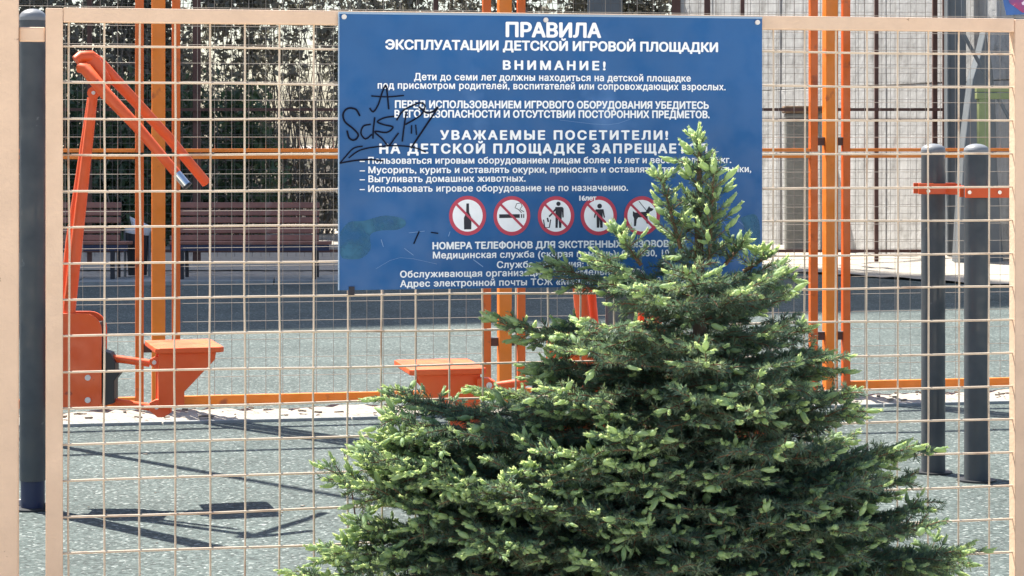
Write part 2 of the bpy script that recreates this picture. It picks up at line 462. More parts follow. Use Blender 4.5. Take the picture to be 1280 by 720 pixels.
from mathutils.geometry import delaunay_2d_cdt, interpolate_bezier
def text_faces(body, spacing=1.0):
    """triangles of a line of text; every outline is filled on its own, so crossing strokes stay solid"""
    cu = bpy.data.curves.new("t", 'FONT'); cu.body = body; cu.size = 1; cu.space_character = spacing
    o = bpy.data.objects.new("t", cu); COL.objects.link(o)
    dg = bpy.context.evaluated_depsgraph_get(); dg.update()
    c2 = o.to_curve(dg)
    loops = []
    for sp in c2.splines:
        pts = []
        if sp.type == 'BEZIER':
            bp = sp.bezier_points; n = len(bp)
            for k in range(n):
                a, b = bp[k], bp[(k + 1) % n]
                straight = a.handle_right_type == 'VECTOR' and b.handle_left_type == 'VECTOR'
                seg = interpolate_bezier(a.co, a.handle_right, b.handle_left, b.co, 2 if straight else 5)
                pts += [(p.x, p.y) for p in seg[:-1]]
        else:
            pts = [(p.co.x, p.co.y) for p in sp.points]
        if len(pts) > 2: loops.append(pts)
    o.to_curve_clear(); bpy.data.objects.remove(o); bpy.data.curves.remove(cu)
    pts, edges = [], []
    for P in loops:
        n0 = len(pts); pts += P; edges += [(n0 + k, n0 + (k + 1) % len(P)) for k in range(len(P))]
    V2, _, F2, *_r = delaunay_2d_cdt([Vector(p) for p in pts], edges, [], 0, 1e-6)
    V = np.array([(v.x, v.y) for v in V2]); T = np.array([f for f in F2])
    C = V[T].mean(1)                                     # keep what the outlines wind round
    wind = np.zeros(len(T), int)
    for P in loops:
        a = np.array(P); b = np.roll(a, -1, 0)
        sel = (C[:, 0] <= a[:, 0].max()) & (C[:, 1] >= a[:, 1].min()) & (C[:, 1] <= a[:, 1].max())
        ix = np.nonzero(sel)[0]
        if not len(ix): continue
        y = C[ix, 1][:, None]; x = C[ix, 0][:, None]
        cr = (b[:, 0] - a[:, 0]) * (y - a[:, 1]) - (x - a[:, 0]) * (b[:, 1] - a[:, 1])   # > 0: point left of the edge
        wind[ix] += (((a[:, 1] <= y) & (b[:, 1] > y) & (cr > 0)).sum(1) - ((a[:, 1] > y) & (b[:, 1] <= y) & (cr < 0)).sum(1)) * 1
    T = T[wind != 0]
    return np.concatenate([V, np.zeros((len(V), 1))], 1), [tuple(int(q) for q in t) for t in T]
def lettering(s, x0, x1, base, cap, spacing=1.0, bold=.022, m=None, caps_text=True):
    c0, f0 = text_faces(s, spacing)
    n0 = len(c0)
    vs = []; fs = []
    for q in range(9):                      # heavy face: the outline thickened in eight directions
        a = q * math.pi / 4
        sh = np.array([math.cos(a) * bold, math.sin(a) * bold * .8, q * .004]) if q else np.array([0, 0, .05])
        fs += [tuple(i + len(vs) * n0 for i in f) for f in f0]
        vs.append(c0 * [1, 1, 0] + sh)
    me = bpy.data.meshes.new("lettering"); me.from_pydata(np.concatenate(vs).tolist(), [], fs)
    n = len(me.vertices); co = np.zeros(n * 3); me.vertices.foreach_get('co', co); co = co.reshape(-1, 3)
    u0, v0 = S(x0, base); u1, _ = S(x1, base); _, v1 = S(x0, base - cap)
    mn, mxx = co[:, 0].min(), co[:, 0].max()
    co[:, 0] = (co[:, 0] - mn) / (mxx - mn) * (u1 - u0) + u0
    capu = 0.727                                   # cap height of the font in its own unit
    z = co[:, 1] / capu * (v1 - v0) + v0
    out = np.stack([co[:, 0], -.0006 - co[:, 2] * .006, z], 1)
    me.vertices.foreach_set('co', out.ravel()); me.update()
    me.materials.clear(); me.materials.append(m or M_white)
    o = bpy.data.objects.new("lettering", me); COL.objects.link(o); o.parent = sign
    return o
LT = [
 ("ПРАВИЛА", 632, 751.5, 45.6, 17.6, 1.0, .044),
 ("ЭКСПЛУАТАЦИИ ДЕТСКОЙ ИГРОВОЙ ПЛОЩАДКИ", 481.5, 897.5, 61.3, 11.6, 1.0, .044),
 ("ВНИМАНИЕ!", 628.5, 757, 86.6, 10.8, 1.45, .046),
 ("Дети до семи лет должны находиться на детской площадке", 517.5, 863.5, 100.0, 8.6, 1.08, .030),
 ("под присмотром родителей, воспитателей или сопровождающих взрослых.", 472, 907, 110.6, 8.6, 1.08, .030),
 ("ПЕРЕД ИСПОЛЬЗОВАНИЕМ ИГРОВОГО ОБОРУДОВАНИЯ УБЕДИТЕСЬ", 493.5, 886, 134.7, 9.0, 1.02, .044),
 ("В ЕГО БЕЗОПАСНОСТИ И ОТСУТСТВИИ ПОСТОРОННИХ ПРЕДМЕТОВ.", 493, 887, 146.6, 9.0, 1.02, .044),
 ("УВАЖАЕМЫЕ ПОСЕТИТЕЛИ!", 550, 835, 174.2, 11.0, 1.3, .046),
 ("НА ДЕТСКОЙ ПЛОЩАДКЕ ЗАПРЕЩАЕТСЯ", 474, 884, 191.6, 11.6, 1.25, .046),
 ("– Пользоваться игровым оборудованием лицам более 16 лет и весом более 70 кг.", 449.5, 914, 204.6, 8.2, 1.06, .030),
 ("– Мусорить, курить и оставлять окурки, приносить и оставлять стеклянные бутылки,", 449.5, 939, 216.4, 8.2, 1.06, .030),
 ("– Выгуливать домашних животных.", 449.5, 657, 227.6, 8.2, 1.06, .030),
 ("– Использовать игровое оборудование не по назначению.", 449.5, 785, 239.8, 8.2, 1.06, .030),
 ("16лет", 724, 745.5, 250.6, 6.2, 1.0, .044),
 ("НОМЕРА ТЕЛЕФОНОВ ДЛЯ ЭКСТРЕННЫХ ВЫЗОВОВ", 540.5, 836, 311.4, 8.4, 1.02, .044),
 ("Медицинская служба (скорая помощь): 003, 030, 103", 541, 842, 323.0, 8.2, 1.06, .030),
 ("Служба спасения: 01,112", 621, 767, 334.9, 8.2, 1.06, .030),
 ("Обслуживающая организация ТСЖ «Мельница-20»", 500, 806, 346.8, 8.2, 1.06, .030),
 ("Адрес электронной почты ТСЖ «Мельница»: melnica-20", 500, 826, 358.6, 8.2, 1.06, .030),
]
for a in LT: lettering(*a)

def flat_poly(mb, pts, d=-.001):
    mb.add([(u, d, v) for u, v in pts], [tuple(range(len(pts)))])
def disc(mb, u, v, ru, rv, d, n=40, r0=0.0):
    if r0 == 0:
        flat_poly(mb, [(u + ru * math.cos(2 * math.pi * k / n), v + rv * math.sin(2 * math.pi * k / n)) for k in range(n)], d)
    else:
        vs = []
        for q in (1, r0):
            vs += [(u + ru * q * math.cos(2 * math.pi * k / n), d, v + rv * q * math.sin(2 * math.pi * k / n)) for k in range(n)]
        mb.add(vs, [(k, (k + 1) % n, n + (k + 1) % n, n + k) for k in range(n)])
def ribbon(mb, pts, w, d):
    """one continuous mitred strip"""
    P = [Vector(p) for p in pts]
    P = [P[0]] + [b for a, b in zip(P[:-1], P[1:]) if (b - a).length > 1e-5]
    n = len(P); vs = []
    for i in range(n):
        t = (P[min(i + 1, n - 1)] - P[max(i - 1, 0)])
        t = t.normalized() if t.length > 1e-7 else Vector((1, 0))
        m_ = Vector((-t.y, t.x)) * w / 2
        e = t * w * .3 * (-1 if i == 0 else (1 if i == n - 1 else 0))
        for q in (1, -1):
            p = P[i] + m_ * q + e
            vs.append((p.x, d - i * 4e-6, p.y))
    mb.add(vs, [(2 * i, 2 * i + 2, 2 * i + 3, 2 * i + 1) for i in range(n - 1)])

PX = 1 / ppm_front(690)
def symbol(kind, mb, u, v, d):
    k = PX
    def P(pts): flat_poly(mb, [(u + x * k, v + y * k) for x, y in pts], d)
    def Rb(pts, w): ribbon(mb, [(u + x * k, v + y * k) for x, y in pts], w * k, d)
    if kind == 0:      # bottle
        P([(-4.5, -17), (4.5, -17), (4.8, -3), (1.9, 4), (1.6, 15), (-1.6, 15), (-1.9, 4), (-4.8, -3)])
    elif kind == 1:    # cigarette with smoke
        P([(-16, -2.6), (10, -2.6), (10, 2.0), (-16, 2.0)])
        P([(11.5, -2.6), (13, -2.6), (13, 2), (11.5, 2)]); P([(14.3, -2.6), (15.6, -2.6), (15.6, 2), (14.3, 2)])
        Rb([(12, 4), (8, 8), (4, 10), (6, 15), (11, 16), (13, 12), (10, 8), (15, 5)], .9)
    elif kind == 2:    # person dropping litter into a bin
        disc(mb, u + 3 * k, v + 15 * k, 2.7 * k, 2.7 * k, d, 16)
        P([(-1, 11), (8, 11), (9.6, 9), (9.8, -2), (8, -2), (7.5, 6), (6.6, -15), (3.8, -15), (3.2, -3), (2.6, -3), (2, -15), (-.8, -15), (-.8, 5)])
        Rb([(-.2, 9), (-5, 3), (-8.5, -.5)], 2.0)
        Rb([(-16, -5), (-14.4, -14.5), (-8.6, -14.5), (-7, -5)], 1.4); Rb([(-11, -3), (-10, -7)], 2)
    elif kind == 3:    # standing child
        disc(mb, u + 1 * k, v + 12 * k, 3 * k, 3 * k, d, 16)
        P([(-4, 8), (6, 8), (8, -2), (6.4, -3), (5, 4), (5, -15), (1.8, -15), (1.2, -4), (.6, -15), (-2.6, -15), (-3, 4), (-5, -3), (-6.4, -2)])
    else:              # dog on a lead
        P([(-12, 6), (-9, 4), (5, 5), (9, 12), (10.5, 10), (15, 8.5), (13, 6), (10, 5), (7, -1), (8, -10), (6, -10), (3.5, -2), (-5, -2), (-7, -5), (-8, -13), (-10.5, -13), (-10.5, -3), (-12, 0)])
        Rb([(6, 6), (-4, 18)], .8)
for i, (cx, cy) in enumerate(((584.5, 269.5), (639.8, 269.8), (695, 269.8), (748.4, 269.6), (802.5, 269.6))):
    u, v = S(cx, cy)
    r = 23.3 * PX
    t = MB(); disc(t, u, v, r, r * 1.05, -.0006, r0=0.81); pic = t.build("prohibition_sign", M_ring, sign)
    t = MB(); disc(t, u, v, r * .81, r * .81 * 1.05, -.0006); t.build("white_disc", M_white, pic)
    t = MB(); symbol(i, t, u, v, -.0011); t.build("symbol", M_symbol, pic)
    t = MB(); q = r * .60; ribbon(t, [(u - q, v + q), (u + q, v - q)], r * .125, -.0016); t.build("bar", M_ring, pic)

# graffiti strokes, drawn with a marker
def gp1(pts): return [S(400 + x / 3.6, y / 3.6) for x, y in pts]
def gp2(pts): return [S(400 + x / 3.6, 180 + y / 3.6) for x, y in pts]
def smooth(pts, n=5):
    out = []
    P = [pts[0]] + list(pts) + [pts[-1]]
    for i in range(1, len(P) - 2):
        for k in range(n):
            t = k / n
            q = []
            for c in (0, 1):
                a, b, c1, d = P[i - 1][c], P[i][c], P[i + 1][c], P[i + 2][c]
                q.append(.5 * ((2 * b) + (-a + c1) * t + (2 * a - 5 * b + 4 * c1 - d) * t * t + (-a + 3 * b - 3 * c1 + d) * t ** 3))
            out.append(tuple(q))
    out.append(pts[-1])
    return out
strokes = [
 (gp1([(224, 488), (240, 503), (262, 470), (280, 415), (296, 385), (303, 430), (309, 490)]), 7),
 (gp1([(232, 432), (300, 436), (376, 430)]), 6),
 (gp1([(178, 520), (160, 492), (125, 488), (104, 512), (112, 548), (150, 580), (172, 608), (155, 630), (132, 622), (122, 590)]), 8),
 (gp1([(226, 560), (195, 568), (184, 600), (204, 625), (232, 606)]), 7), (gp1([(246, 530), (240, 580), (238, 622)]), 7),
 (gp1([(332, 524), (290, 530), (258, 548), (290, 562), (328, 572), (300, 596), (246, 592), (280, 625), (308, 655), (335, 622), (352, 600)]), 7),
 (gp1([(388, 505), (378, 570), (370, 635)]), 7), (gp1([(345, 540), (372, 500), (410, 478), (452, 463), (472, 480), (450, 520), (385, 560)]), 7),
 (gp1([(412, 565), (411, 600)]), 6), (gp1([(430, 563), (434, 606)]), 6),
 (gp1([(446, 482), (480, 508), (510, 500), (530, 484), (480, 560), (440, 620), (410, 665)]), 8),
 (gp2([(190, 10), (150, 20), (110, 62), (90, 86)]), 6), (gp2([(90, 86), (160, 74), (230, 70), (282, 76)]), 7),
 (gp2([(130, 62), (180, 28), (260, 12), (360, 8), (430, 18), (474, 36)]), 6),
 (gp2([(445, 395), (432, 425), (422, 448)]), 6), (gp2([(500, 398), (530, 402)]), 5),
]
for pts, w in strokes:
    t = MB(); ribbon(t, smooth(pts), w * 1.0 / 3.6 * PX, -.0022); t.build("graffiti_stroke", M_marker, sign)
t = MB(); flat_poly(t, smooth(gp2([(92, 395), (130, 352), (200, 345), (290, 322), (370, 335), (386, 362), (350, 385), (270, 390), (226, 410), (228, 470), (190, 512), (130, 518), (92, 500), (92, 395)]), 4)[:-1], -.0004)
t.build("paint_smear", M_teal, sign)
t = MB(); flat_poly(t, smooth([S(925, 272), S(944, 268), S(950, 285), S(948, 306), S(934, 308), S(922, 300), S(930, 286), S(925, 272)], 4)[:-1], -.0004)
t.build("paint_smear", M_teal, sign)
for pts, w in ((gp2([(275, 430), (285, 462)]), 4), (gp2([(585, 395), (578, 415)]), 4), (gp2([(690, 520), (733, 552)]), 5), (gp2([(400, 400), (470, 392)]), 3), (gp2([(380, 470), (420, 500)]), 3),
               ([S(880 + 30 * math.cos(a), 292 + 26 * math.sin(a)) for a in np.linspace(-1.6, 1.9, 10)], 3), ([S(888 + 44 * math.cos(a), 290 + 22 * math.sin(a)) for a in np.linspace(-1.2, 1.6, 10)], 2),  # these pale arcs paint light reflections onto the board
               ([S(938, 268), S(945, 300), S(936, 322)], 2), ([S(700, 150), S(760, 156), S(790, 148)], 1.6), ([S(546, 330), S(500, 322), S(470, 336)], 1.6)):
    t = MB(); ribbon(t, smooth(pts, 3), w * .7 / 3.6 * PX, -.0003); t.build("scuff_and_reflection", M_scuff_reflection, sign)

# ------------------------------------------------------------------ court fence
court = thing("court_fence", "tall orange framed sports court fence with thin mesh behind the spruce", "fence", (CO.x, CO.y, 0), TC)
BAY = 1.932; HT = 3.3
proto_post = MB().span((-.036, -.036, -.05), (.036, .036, HT)).build("post", M_orange_fence, court, .003)
proto_post.location.x = -BAY
for k in range(0, 5): share(proto_post, (k * BAY, 0, 0))
sA, sB = .079, .123          # stile offset and width from the post centre
stile = None
for k in range(-1, 4):
    for (x0, x1) in ((k * BAY + .074, k * BAY + .118), ((k + 1) * BAY - .125, (k + 1) * BAY - .080)):
        for (za, zb_) in ((.045, 1.418), (1.432, 3.15)):
            MB().span((x0, -.02, za), (x1, .02, zb_)).build("stile", M_orange_stile, court, .002)
    a, b = k * BAY + .1185, (k + 1) * BAY - .1255
    for (za, zb_) in ((.047, .095), (1.396, 1.417), (1.433, 1.452), (3.10, 3.15)):
        MB().span((a, -.018, za), (b, .018, zb_)).build("rail", M_orange_fence, court, .002)
    mb = MB()
    nx = int((b - a) / .0915); px_ = (b - a) / nx
    for i in range(1, nx):
        mb.tube([(a + i * px_, 0, .09), (a + i * px_, 0, 1.40)], .0014, 4, False)
        mb.tube([(a + i * px_, 0, 1.45), (a + i * px_, 0, 3.10)], .0014, 4, False)
    for i in range(1, 31):
        z = .095 + i * .1015
        if 1.38 < z < 1.47: continue
        if z < 3.1: mb.tube([(a, -.004, z), (b, -.004, z)], .0015, 4, False)
    tag(mb.build("mesh", M_courtwire, court), kind='stuff')
for k in range(-1, 5):
    for (h) in (.36, 1.49, 2.6):
        for sx in (-1, 1):
            MB().span((k * BAY + sx * .0365, -.012, h - .022), (k * BAY + sx * .079, .012, h + .022)).build("tie_bracket", M_brown, court)
            MB().span((k * BAY + sx * .0365, -.016, h + .0225), (k * BAY + sx * .085, .016, h + .027)).build("bracket_lip", M_cap, court)

# ------------------------------------------------------------------ outdoor gym machines
def gym_machine(label, X, Y, sides, top=1.985):
    g = thing("exercise_machine", label, "exercise machine", (X, Y, 0), 0, "orange and grey outdoor gym machines")
    pb = MB().tube([(0, 0, .12), (0, 0, top)], .053, 24, True).build("pylon", M_grey, g)
    MB().tube([(0, 0, top), (0, 0, top + .013)], .0545, 24, True).dome((0, 0, top + .013), .0545, .035).build("pylon_cap", M_cap, g)
    base = MB().tube([(0, 0, .012), (0, 0, .119)], .049, 16, True).build("base_sleeve", M_navy, g, .004)
    MB().tube([(0, 0, .0045), (0, 0, .0118)], .095, 24, True).build("base_flange", M_black, g)
    for a in (35, 145, 215, 325):
        c = (.078 * math.cos(R(a)), .078 * math.sin(R(a)))
        MB().tube([(*c, .0118), (*c, .034)], .011, 8).build("anchor_bolt", M_bolt if a < 220 and a > 100 else M_black, base)
    for s, yaw, hw, handles in sides:
        z0 = 304.0
        def X_(dx): return s * dx / z0            # dx in pixels of the photograph's scale there
        def Hh(py): return EYE - (py - HOR) / z0
        def L3(dx, py, y): return Vector((s * ((41 + dx - 640) / F * (9.09 + y) + 599 / F * 9.09), y, EYE - (py - HOR) / F * (9.09 + y)))
        # housing plate with a rounded upper corner
        arc = [(X_(61 + 21 * math.cos(a)), Hh(411 - 21 * math.sin(a))) for a in np.linspace(0, math.pi / 2, 7)]
        low = [(X_(74 + 8 * math.cos(a)), Hh(499 + 8 * math.sin(a))) for a in np.linspace(math.pi / 2, 0, 5)]
        poly = [(X_(14), Hh(390))] + [(X_(14), Hh(507))] + low + arc
        hp = MB().prism(poly, .012, c=(0, .05, 0)).build("side_plate", M_red, g, .002)
        hp2 = MB().prism(poly, .012, c=(0, .17, 0)).build("side_plate", M_red, g, .002)
        MB().span((min(X_(20), X_(78)), .0565, Hh(498)), (max(X_(20), X_(78)), .1635, Hh(402))).build("housing_core", M_black, g)
        for (dx, py) in ((69, 472), (69, 500)):
            p = L3(dx, py, .044)
            MB().tube([p, p + Vector((0, -.008, 0))], .012, 12).build("bolt", M_bolt, hp, .002)
        # dark hinge bracket
        bp = [(X_(82), Hh(437)), (X_(92), Hh(440)), (X_(98), Hh(452)), (X_(98), Hh(462)), (X_(104), Hh(465)), (X_(97), Hh(474)), (X_(97), Hh(502)), (X_(82), Hh(506))]
        MB().prism(bp, .09, c=(0, .11, 0)).build("hinge_bracket", M_black, g, .003)
        # two parallel link bars
        for (a, b) in (((94, 447), (146, 454)), ((94, 501), (146, 509))):
            MB().tube([L3(*a, .11), L3(*b, .11)], .0155, 12).build("link_bar", M_red, g)
        # seat, its bracket and foot
        sy = .10
        Mz = Matrix.Rotation(R(yaw), 3, 'Z')
        cx = X_(192); c0 = Vector((cx, sy, 0))
        sp = [(-.135, .0), (.135, .0), (.128, .40), (-.128, .40)]
        seatc = Vector((cx, sy - .05, 0))
        t = MB()
        vs = []
        for zz in (Hh(439.5), Hh(432.5)):
            for (x, y) in ((-hw + .015, 0), (hw - .015, 0), (hw, .015), (hw, .37), (hw - .015, .385), (-hw + .015, .385), (-hw, .37), (-hw, .015)):
                vs.append(Mz @ Vector((x, y, 0)) + seatc + Vector((0, 0, zz)))
        t.add(vs, [tuple(range(8)), tuple(range(8, 16))] + [(i, (i + 1) % 8, 8 + (i + 1) % 8, 8 + i) for i in range(8)])
        t.build("seat", M_red, g, .005)
        zt_ = Hh(440)
        tr = [(s * -.125, zt_), (s * .11, zt_), (s * .105, zt_ - .03), (s * -.02, zt_ - .158), (s * -.02, zt_ - .215), (s * -.125, zt_ - .215)]
        for dy in (0, .09):
            sb = MB().prism(tr, .008, Mz, seatc + Mz @ Vector((0, .03 + dy, 0))).build("seat_bracket", M_red, g, .0015)
        tr2 = [(s * -.12, zt_ - .008), (s * -.03, zt_ - .008), (s * -.03, zt_ - .21), (s * -.12, zt_ - .21)]
        MB().prism(tr2, .080, Mz, seatc + Mz @ Vector((0, .075, 0))).build("bracket_core", M_red, g, .002)
        MB().prism([(s * -.02, zt_ - .003), (s * .10, zt_ - .003), (s * .10, zt_ - .020), (s * -.02, zt_ - .020)], .08, Mz, seatc + Mz @ Vector((0, .075, 0))).build("seat_web", M_red, g)
        for (py0, py1, dx0, dx1) in ((444, 462, 140, 160), (498, 520, 140, 166)):
            k = MB().prism([(X_(dx0), Hh(py0 + 4)), (X_(dx0 + 8), Hh(py0)), (X_(dx1), Hh(py0)), (X_(dx1), Hh(py1 - 5)), (X_(dx1 - 8), Hh(py1)), (X_(dx0 + 10), Hh(py1)), (X_(dx0), Hh(py1 - 8))], .05, c=(0, sy, 0)).build("knuckle", M_red, g, .003)
            p = L3((dx0 + dx1) / 2 + 2, (py0 + py1) / 2, sy - .025)
            MB().tube([p + Vector((0, .004, 0)), p + Vector((0, -.006, 0))], .009 if s > 0 else .011, 10).build("bolt", M_bolt, k, .001)
        # levers rising from the housing
        MB().tube([L3(44, 398, .08), L3(76, 116, .14)], [.028, .019], 14).build("lever", M_red, g)
        MB().tube([L3(36, 398, .15), L3(46, 300, .19), L3(72, 122, .24)], [.018, .016, .013], 12).build("lever", M_red, g)
        MB().tube([L3(76, 116, .115), L3(76, 116, .185)], .026, 18).build("pivot", M_red, g, .003)
        p = L3(76, 116, .115); MB().tube([p, p + Vector((0, -.006, 0))], .008, 10).build("bolt", M_bolt, g)
        # long forked handle
        if not handles: continue
        A = [(54, 76, .14), (60, 71, .15), (72, 71, .17), (84, 80, .20), (119, 117, .28), (169, 171, .37), (217, 229, .46)]
        B = [(58, 84, .13), (66, 86, .12), (90, 116, .09), (130, 158, .07), (180, 217, .05)]
        A = [L3(a * 1.0, b, c) for a, b, c in A]; B = [L3(a, b, c) for a, b, c in B]
        MB().tube(A, [.022, .025, .027, .027, .0235, .0215, .0215], 14).build("handle", M_red, g)
        hb_ = MB().tube(B, [.023, .026, .026, .023, .0195], 14).build("handle", M_red, g)
        d = (B[-1] - B[-2]).normalized()
        gr = MB().tube([B[-1], B[-1] + d * .062], .0185, 16).build("grip", M_chrome, hb_)
        MB().tube([B[-1] + d * .062, B[-1] + d * .072], .0205, 16).build("grip_cap", M_black, hb_)
        MB().prism([(X_(53), Hh(72)), (X_(64), Hh(67)), (X_(74), Hh(72)), (X_(88), Hh(98)), (X_(86), Hh(116)), (X_(72), Hh(112)), (X_(56), Hh(90))], .012, c=(0, .155, 0)).build("handle_plate", M_red, g, .002)
    return g
Y1 = 9.09
gym_machine("orange leg press machine with grey pylon and flat seat at the left end", (41 - 640) / F * Y1, Y1, [(1, 16, .14, True)])
Y2 = 8.24
gym_machine("two sided orange exercise machine mostly hidden behind the spruce tree", (775 - 640) / F * Y2, Y2, [(-1, 12, .145, True), (1, 10, .14, False)], 1.80)

# bars on two grey posts
Yp = 9.83
bars = thing("exercise_bars", "pair of short dark grey posts with white caps joined by an orange bar", "exercise equipment", ((1220.5 - 640) / F * Yp, Yp, 0))
qx, qy = (1166.5 - 640) / F * 10.07 - (1220.5 - 640) / F * Yp, .24
third = (.62, .03)
for (x, y) in ((0, 0), (qx, qy), third):
    MB().tube([(x, y, -.02), (x, y, 1.445)], .0535, 28).build("post", M_grey, bars)
    MB().tube([(x, y, 1.445), (x, y, 1.456)], .055, 28).dome((x, y, 1.456), .055, .028).build("post_cap", M_cap, bars)
for (x, y) in ((0, 0), (qx, qy)):
    MB().tube([(x, y, .0045), (x, y, .012)], .085, 24).build('base_flange', M_black, bars)
def clampbar(xa, xb, ya, yb, z, wd=.048):
    a = Vector((xa, ya, z)); b = Vector((xb, yb, z)); d = b - a
    return MB().box((a + b) / 2, (d.length, .010, wd), math.atan2(d.y, d.x)).build("clamp_bar", M_red, bars, .002)
c1 = clampbar(qx - .078, qx + .11, qy - .060, qy - .068, 1.282)
c2 = clampbar(qx - .078, qx + .11, qy + .060, qy + .052, 1.282)
c3 = clampbar(-.062, .70, -.062, -.032, 1.272)
c4 = clampbar(-.062, .70, .060, .088, 1.272)
for c, pts in ((c1, ((qx - .035, qy - .068), (qx + .088, qy - .073))), (c3, ((-.045, -.069), (.088, -.062), (.30, -.054)))):
    for (x, y) in pts:
        MB().tube([(x, y + .004, 1.272), (x, y - .006, 1.272)], .0085, 10).build("bolt", M_chrome, c)
MB().box((qx * .5 + .02, qy * .5, 1.277), (.03, math.hypot(qx, qy) - .13, .04), math.atan2(-qx, qy)).build("cross_piece", M_red, bars, .002)

# ------------------------------------------------------------------ benches and bin
def bench(label, x0, x1, Y):
    xc = (x0 + x1) / 2; w = x1 - x0
    b = thing("park_bench", label, "bench", (xc, Y, 0), 0, "maroon slatted benches")
    pr = MB().box((0, 0, 0), (w, .03, .062)).build("backrest_slat", M_bench, b, .006)
    pr.location = (0, .42, .805); pr.rotation_euler = (R(-14), 0, 0)
    for k in range(1, 5): share(pr, (0, .42 - .020 * k, .805 - .078 * k - (.030 if k > 2 else 0)), (R(-14), 0, 0))
    st = MB().box((0, 0, 0), (w + .14, .085, .035)).build("seat_slat", M_bench, b, .008)
    st.location = (.07, 0, .425)
    for k in range(1, 4): share(st, (.07, .098 * k, .425 - .004 * k), (0, 0, 0))
    MB().span((-w / 2, -.03, .345), (w / 2 + .14, .0, .405)).build("front_beam", M_navy, b)
    for sx in (-w / 2 + .12, w / 2 - .02):
        MB().span((sx - .02, -.02, .0), (sx + .02, .03, .40)).build("leg", M_benchmetal, b)
        MB().tube([(sx, .38, 0), (sx, .34, .40), (sx, .45, .84)], .02, 6).build("leg", M_benchmetal, b)
        MB().span((sx - .02, .0, .385), (sx + .02, .36, .404)).build("seat_bearer", M_benchmetal, b)
    return b
YB = 23.4
bench("long maroon slatted bench seen just left of the blue board", (213 - 640) / F * YB, (395 - 640) / F * YB, YB)
bench("maroon slatted bench partly hidden behind the orange machine at left", (-20 - 640) / F * YB, (143 - 640) / F * YB, YB)
YU = 23.9
ub = thing("litter_bin", "dark litter bin lined with a white plastic bag between two benches", "bin", ((172 - 640) / F * YU, YU, 0))
MB().tube([(0, 0, .06), (0, 0, .52)], [.10, .125], 14).build("bin_body", M_benchmetal, ub)
MB().tube([(0, 0, .50), (.01, 0, .575), (0, .01, .60), (0, 0, .565)], [.134, .15, .12, .06], 14, True).build("bag", M_wrapper, ub)
MB().tube([(-.13, -.02, 0), (-.13, -.02, .56)], .014, 6).build("leg", M_cap, ub)
MB().tube([(.13, -.02, 0), (.13, -.02, .56)], .014, 6).build("leg", M_cap, ub)
MB().tube([(-.13, -.02, .03), (.13, -.02, .03)], .012, 6).build("base_bar", M_cap, ub)

# ------------------------------------------------------------------ far mesh fence in brown steel
YF = 26.9
far = thing("far_mesh_fence", "brown steel post and mesh fence in front of the pale wall", "fence", (0, YF, 0))
def fx(px): return (px - 640) / F * YF
for px, w in ((-70, .05), (112, .05), (246, .09), (545, .06), (845, .10), (884, .07), (928, .045), (1095.5, .045), (1168.5, .055), (1184, .11)):
    MB().span((fx(px) - w / 2, -.03, 0), (fx(px) + w / 2, .03, 4.2)).build("post", M_brown, far)
for z in (1.865, 1.74, .17):
    MB().span((fx(-120), -.055, z - .018), (fx(1190), -.032, z + .018)).build("rail", M_brown, far)
mb = MB()
x = fx(-100)
while x < fx(1188):
    mb.tube([(x, 0, .1), (x, 0, 4.1)], .0024, 4, False); x += .105
z = .2
while z < 4.1:
    mb.tube([(fx(-100), .005, z), (fx(1188), .005, z)], .0024, 4, False); z += .105
tag(mb.build("mesh", M_darkwire, far), kind='stuff')

# ------------------------------------------------------------------ walls
def panel_wall(name, label, cat, o, rz, n, w, h, t, m, gap=.02, rows=1):
    th = thing(name, label, cat, (*o, 0), rz)
    first = None
    for k in range(n):
        for j in range(rows):
            hh = h / rows
            dy = random.uniform(-.012, .012)
            loc = (k * w + w / 2, dy, j * hh + hh / 2)
            if first is None:
                first = MB().box((0, 0, 0), (w - gap, t, hh - gap * .5)).build("panel", m, th, .008); first.location = loc
            else: share(first, loc, (R(random.uniform(-.3, .3)), 0, R(random.uniform(-.4, .4))))
    MB().span((0, .06, 0), (n * w, .06 + .1, h)).build("backing", m, th)
    return th
panel_wall("concrete_wall", "pale grey stained concrete wall at right behind the mesh", "wall", (2.53, 34.7), math.atan2(-10.7, 4.08), 16, .72, 6.6, .12, M_wall, gap=.012, rows=3)
panel_wall("plaster_wall", "whitish wall half covered by bare vines behind the benches", "wall", (-14, 37.5), 0, 16, 1.25, 1.35, .12, M_wall2)

Yq = 30.3
cp = thing("concrete_pillar", "grey weathered concrete pillar with a rusty top against the pale wall", "pillar", ((996 - 640) / F * Yq, Yq, 0))
MB().span((-.16, -.12, 0), (.16, .12, 1.86)).build("shaft", M_block, cp, .02)
MB().span((-.19, -.14, 1.86), (.45, .14, 1.96)).build("cap", M_rustcap, cp, .02)
Yc = 26.5
gc = thing('concrete_column', 'broad grey concrete column peeking above the blue board', 'column', ((756 - 640) / F * 27.4, 27.4, 0))
MB().span((-.21, -.15, 0), (.21, .15, 5.0)).build('shaft', M_steelcol, gc, .01)
sc_ = thing("steel_column", "wide grey steel column rising behind the two grey posts", "column", ((1195.5 - 640) / F * Yc, Yc, 0))
MB().span((-.10, -.08, 0), (.10, .08, 4.6)).build("shaft", M_steelcol, sc_, .01)
MB().span((-.125, -.10, 0), (-.101, .10, 4.6)).build("flange", M_steelcol, sc_)
Yr = 25.7
rc = thing("tapered_stone_pier", "grey pier narrowing to a point beside the steel column", "pier", ((1223 - 640) / F * Yr, Yr, 0))
MB().prism([(-.28, 0), (.26, 0), (.18, 1.2), (.16, 1.9), (.13, 2.3), (.05, 2.75), (-.02, 2.45), (-.1, 2.2), (-.2, 1.4)], .35).build("pier", M_steelcol, rc, .02)
Yd = 25.2
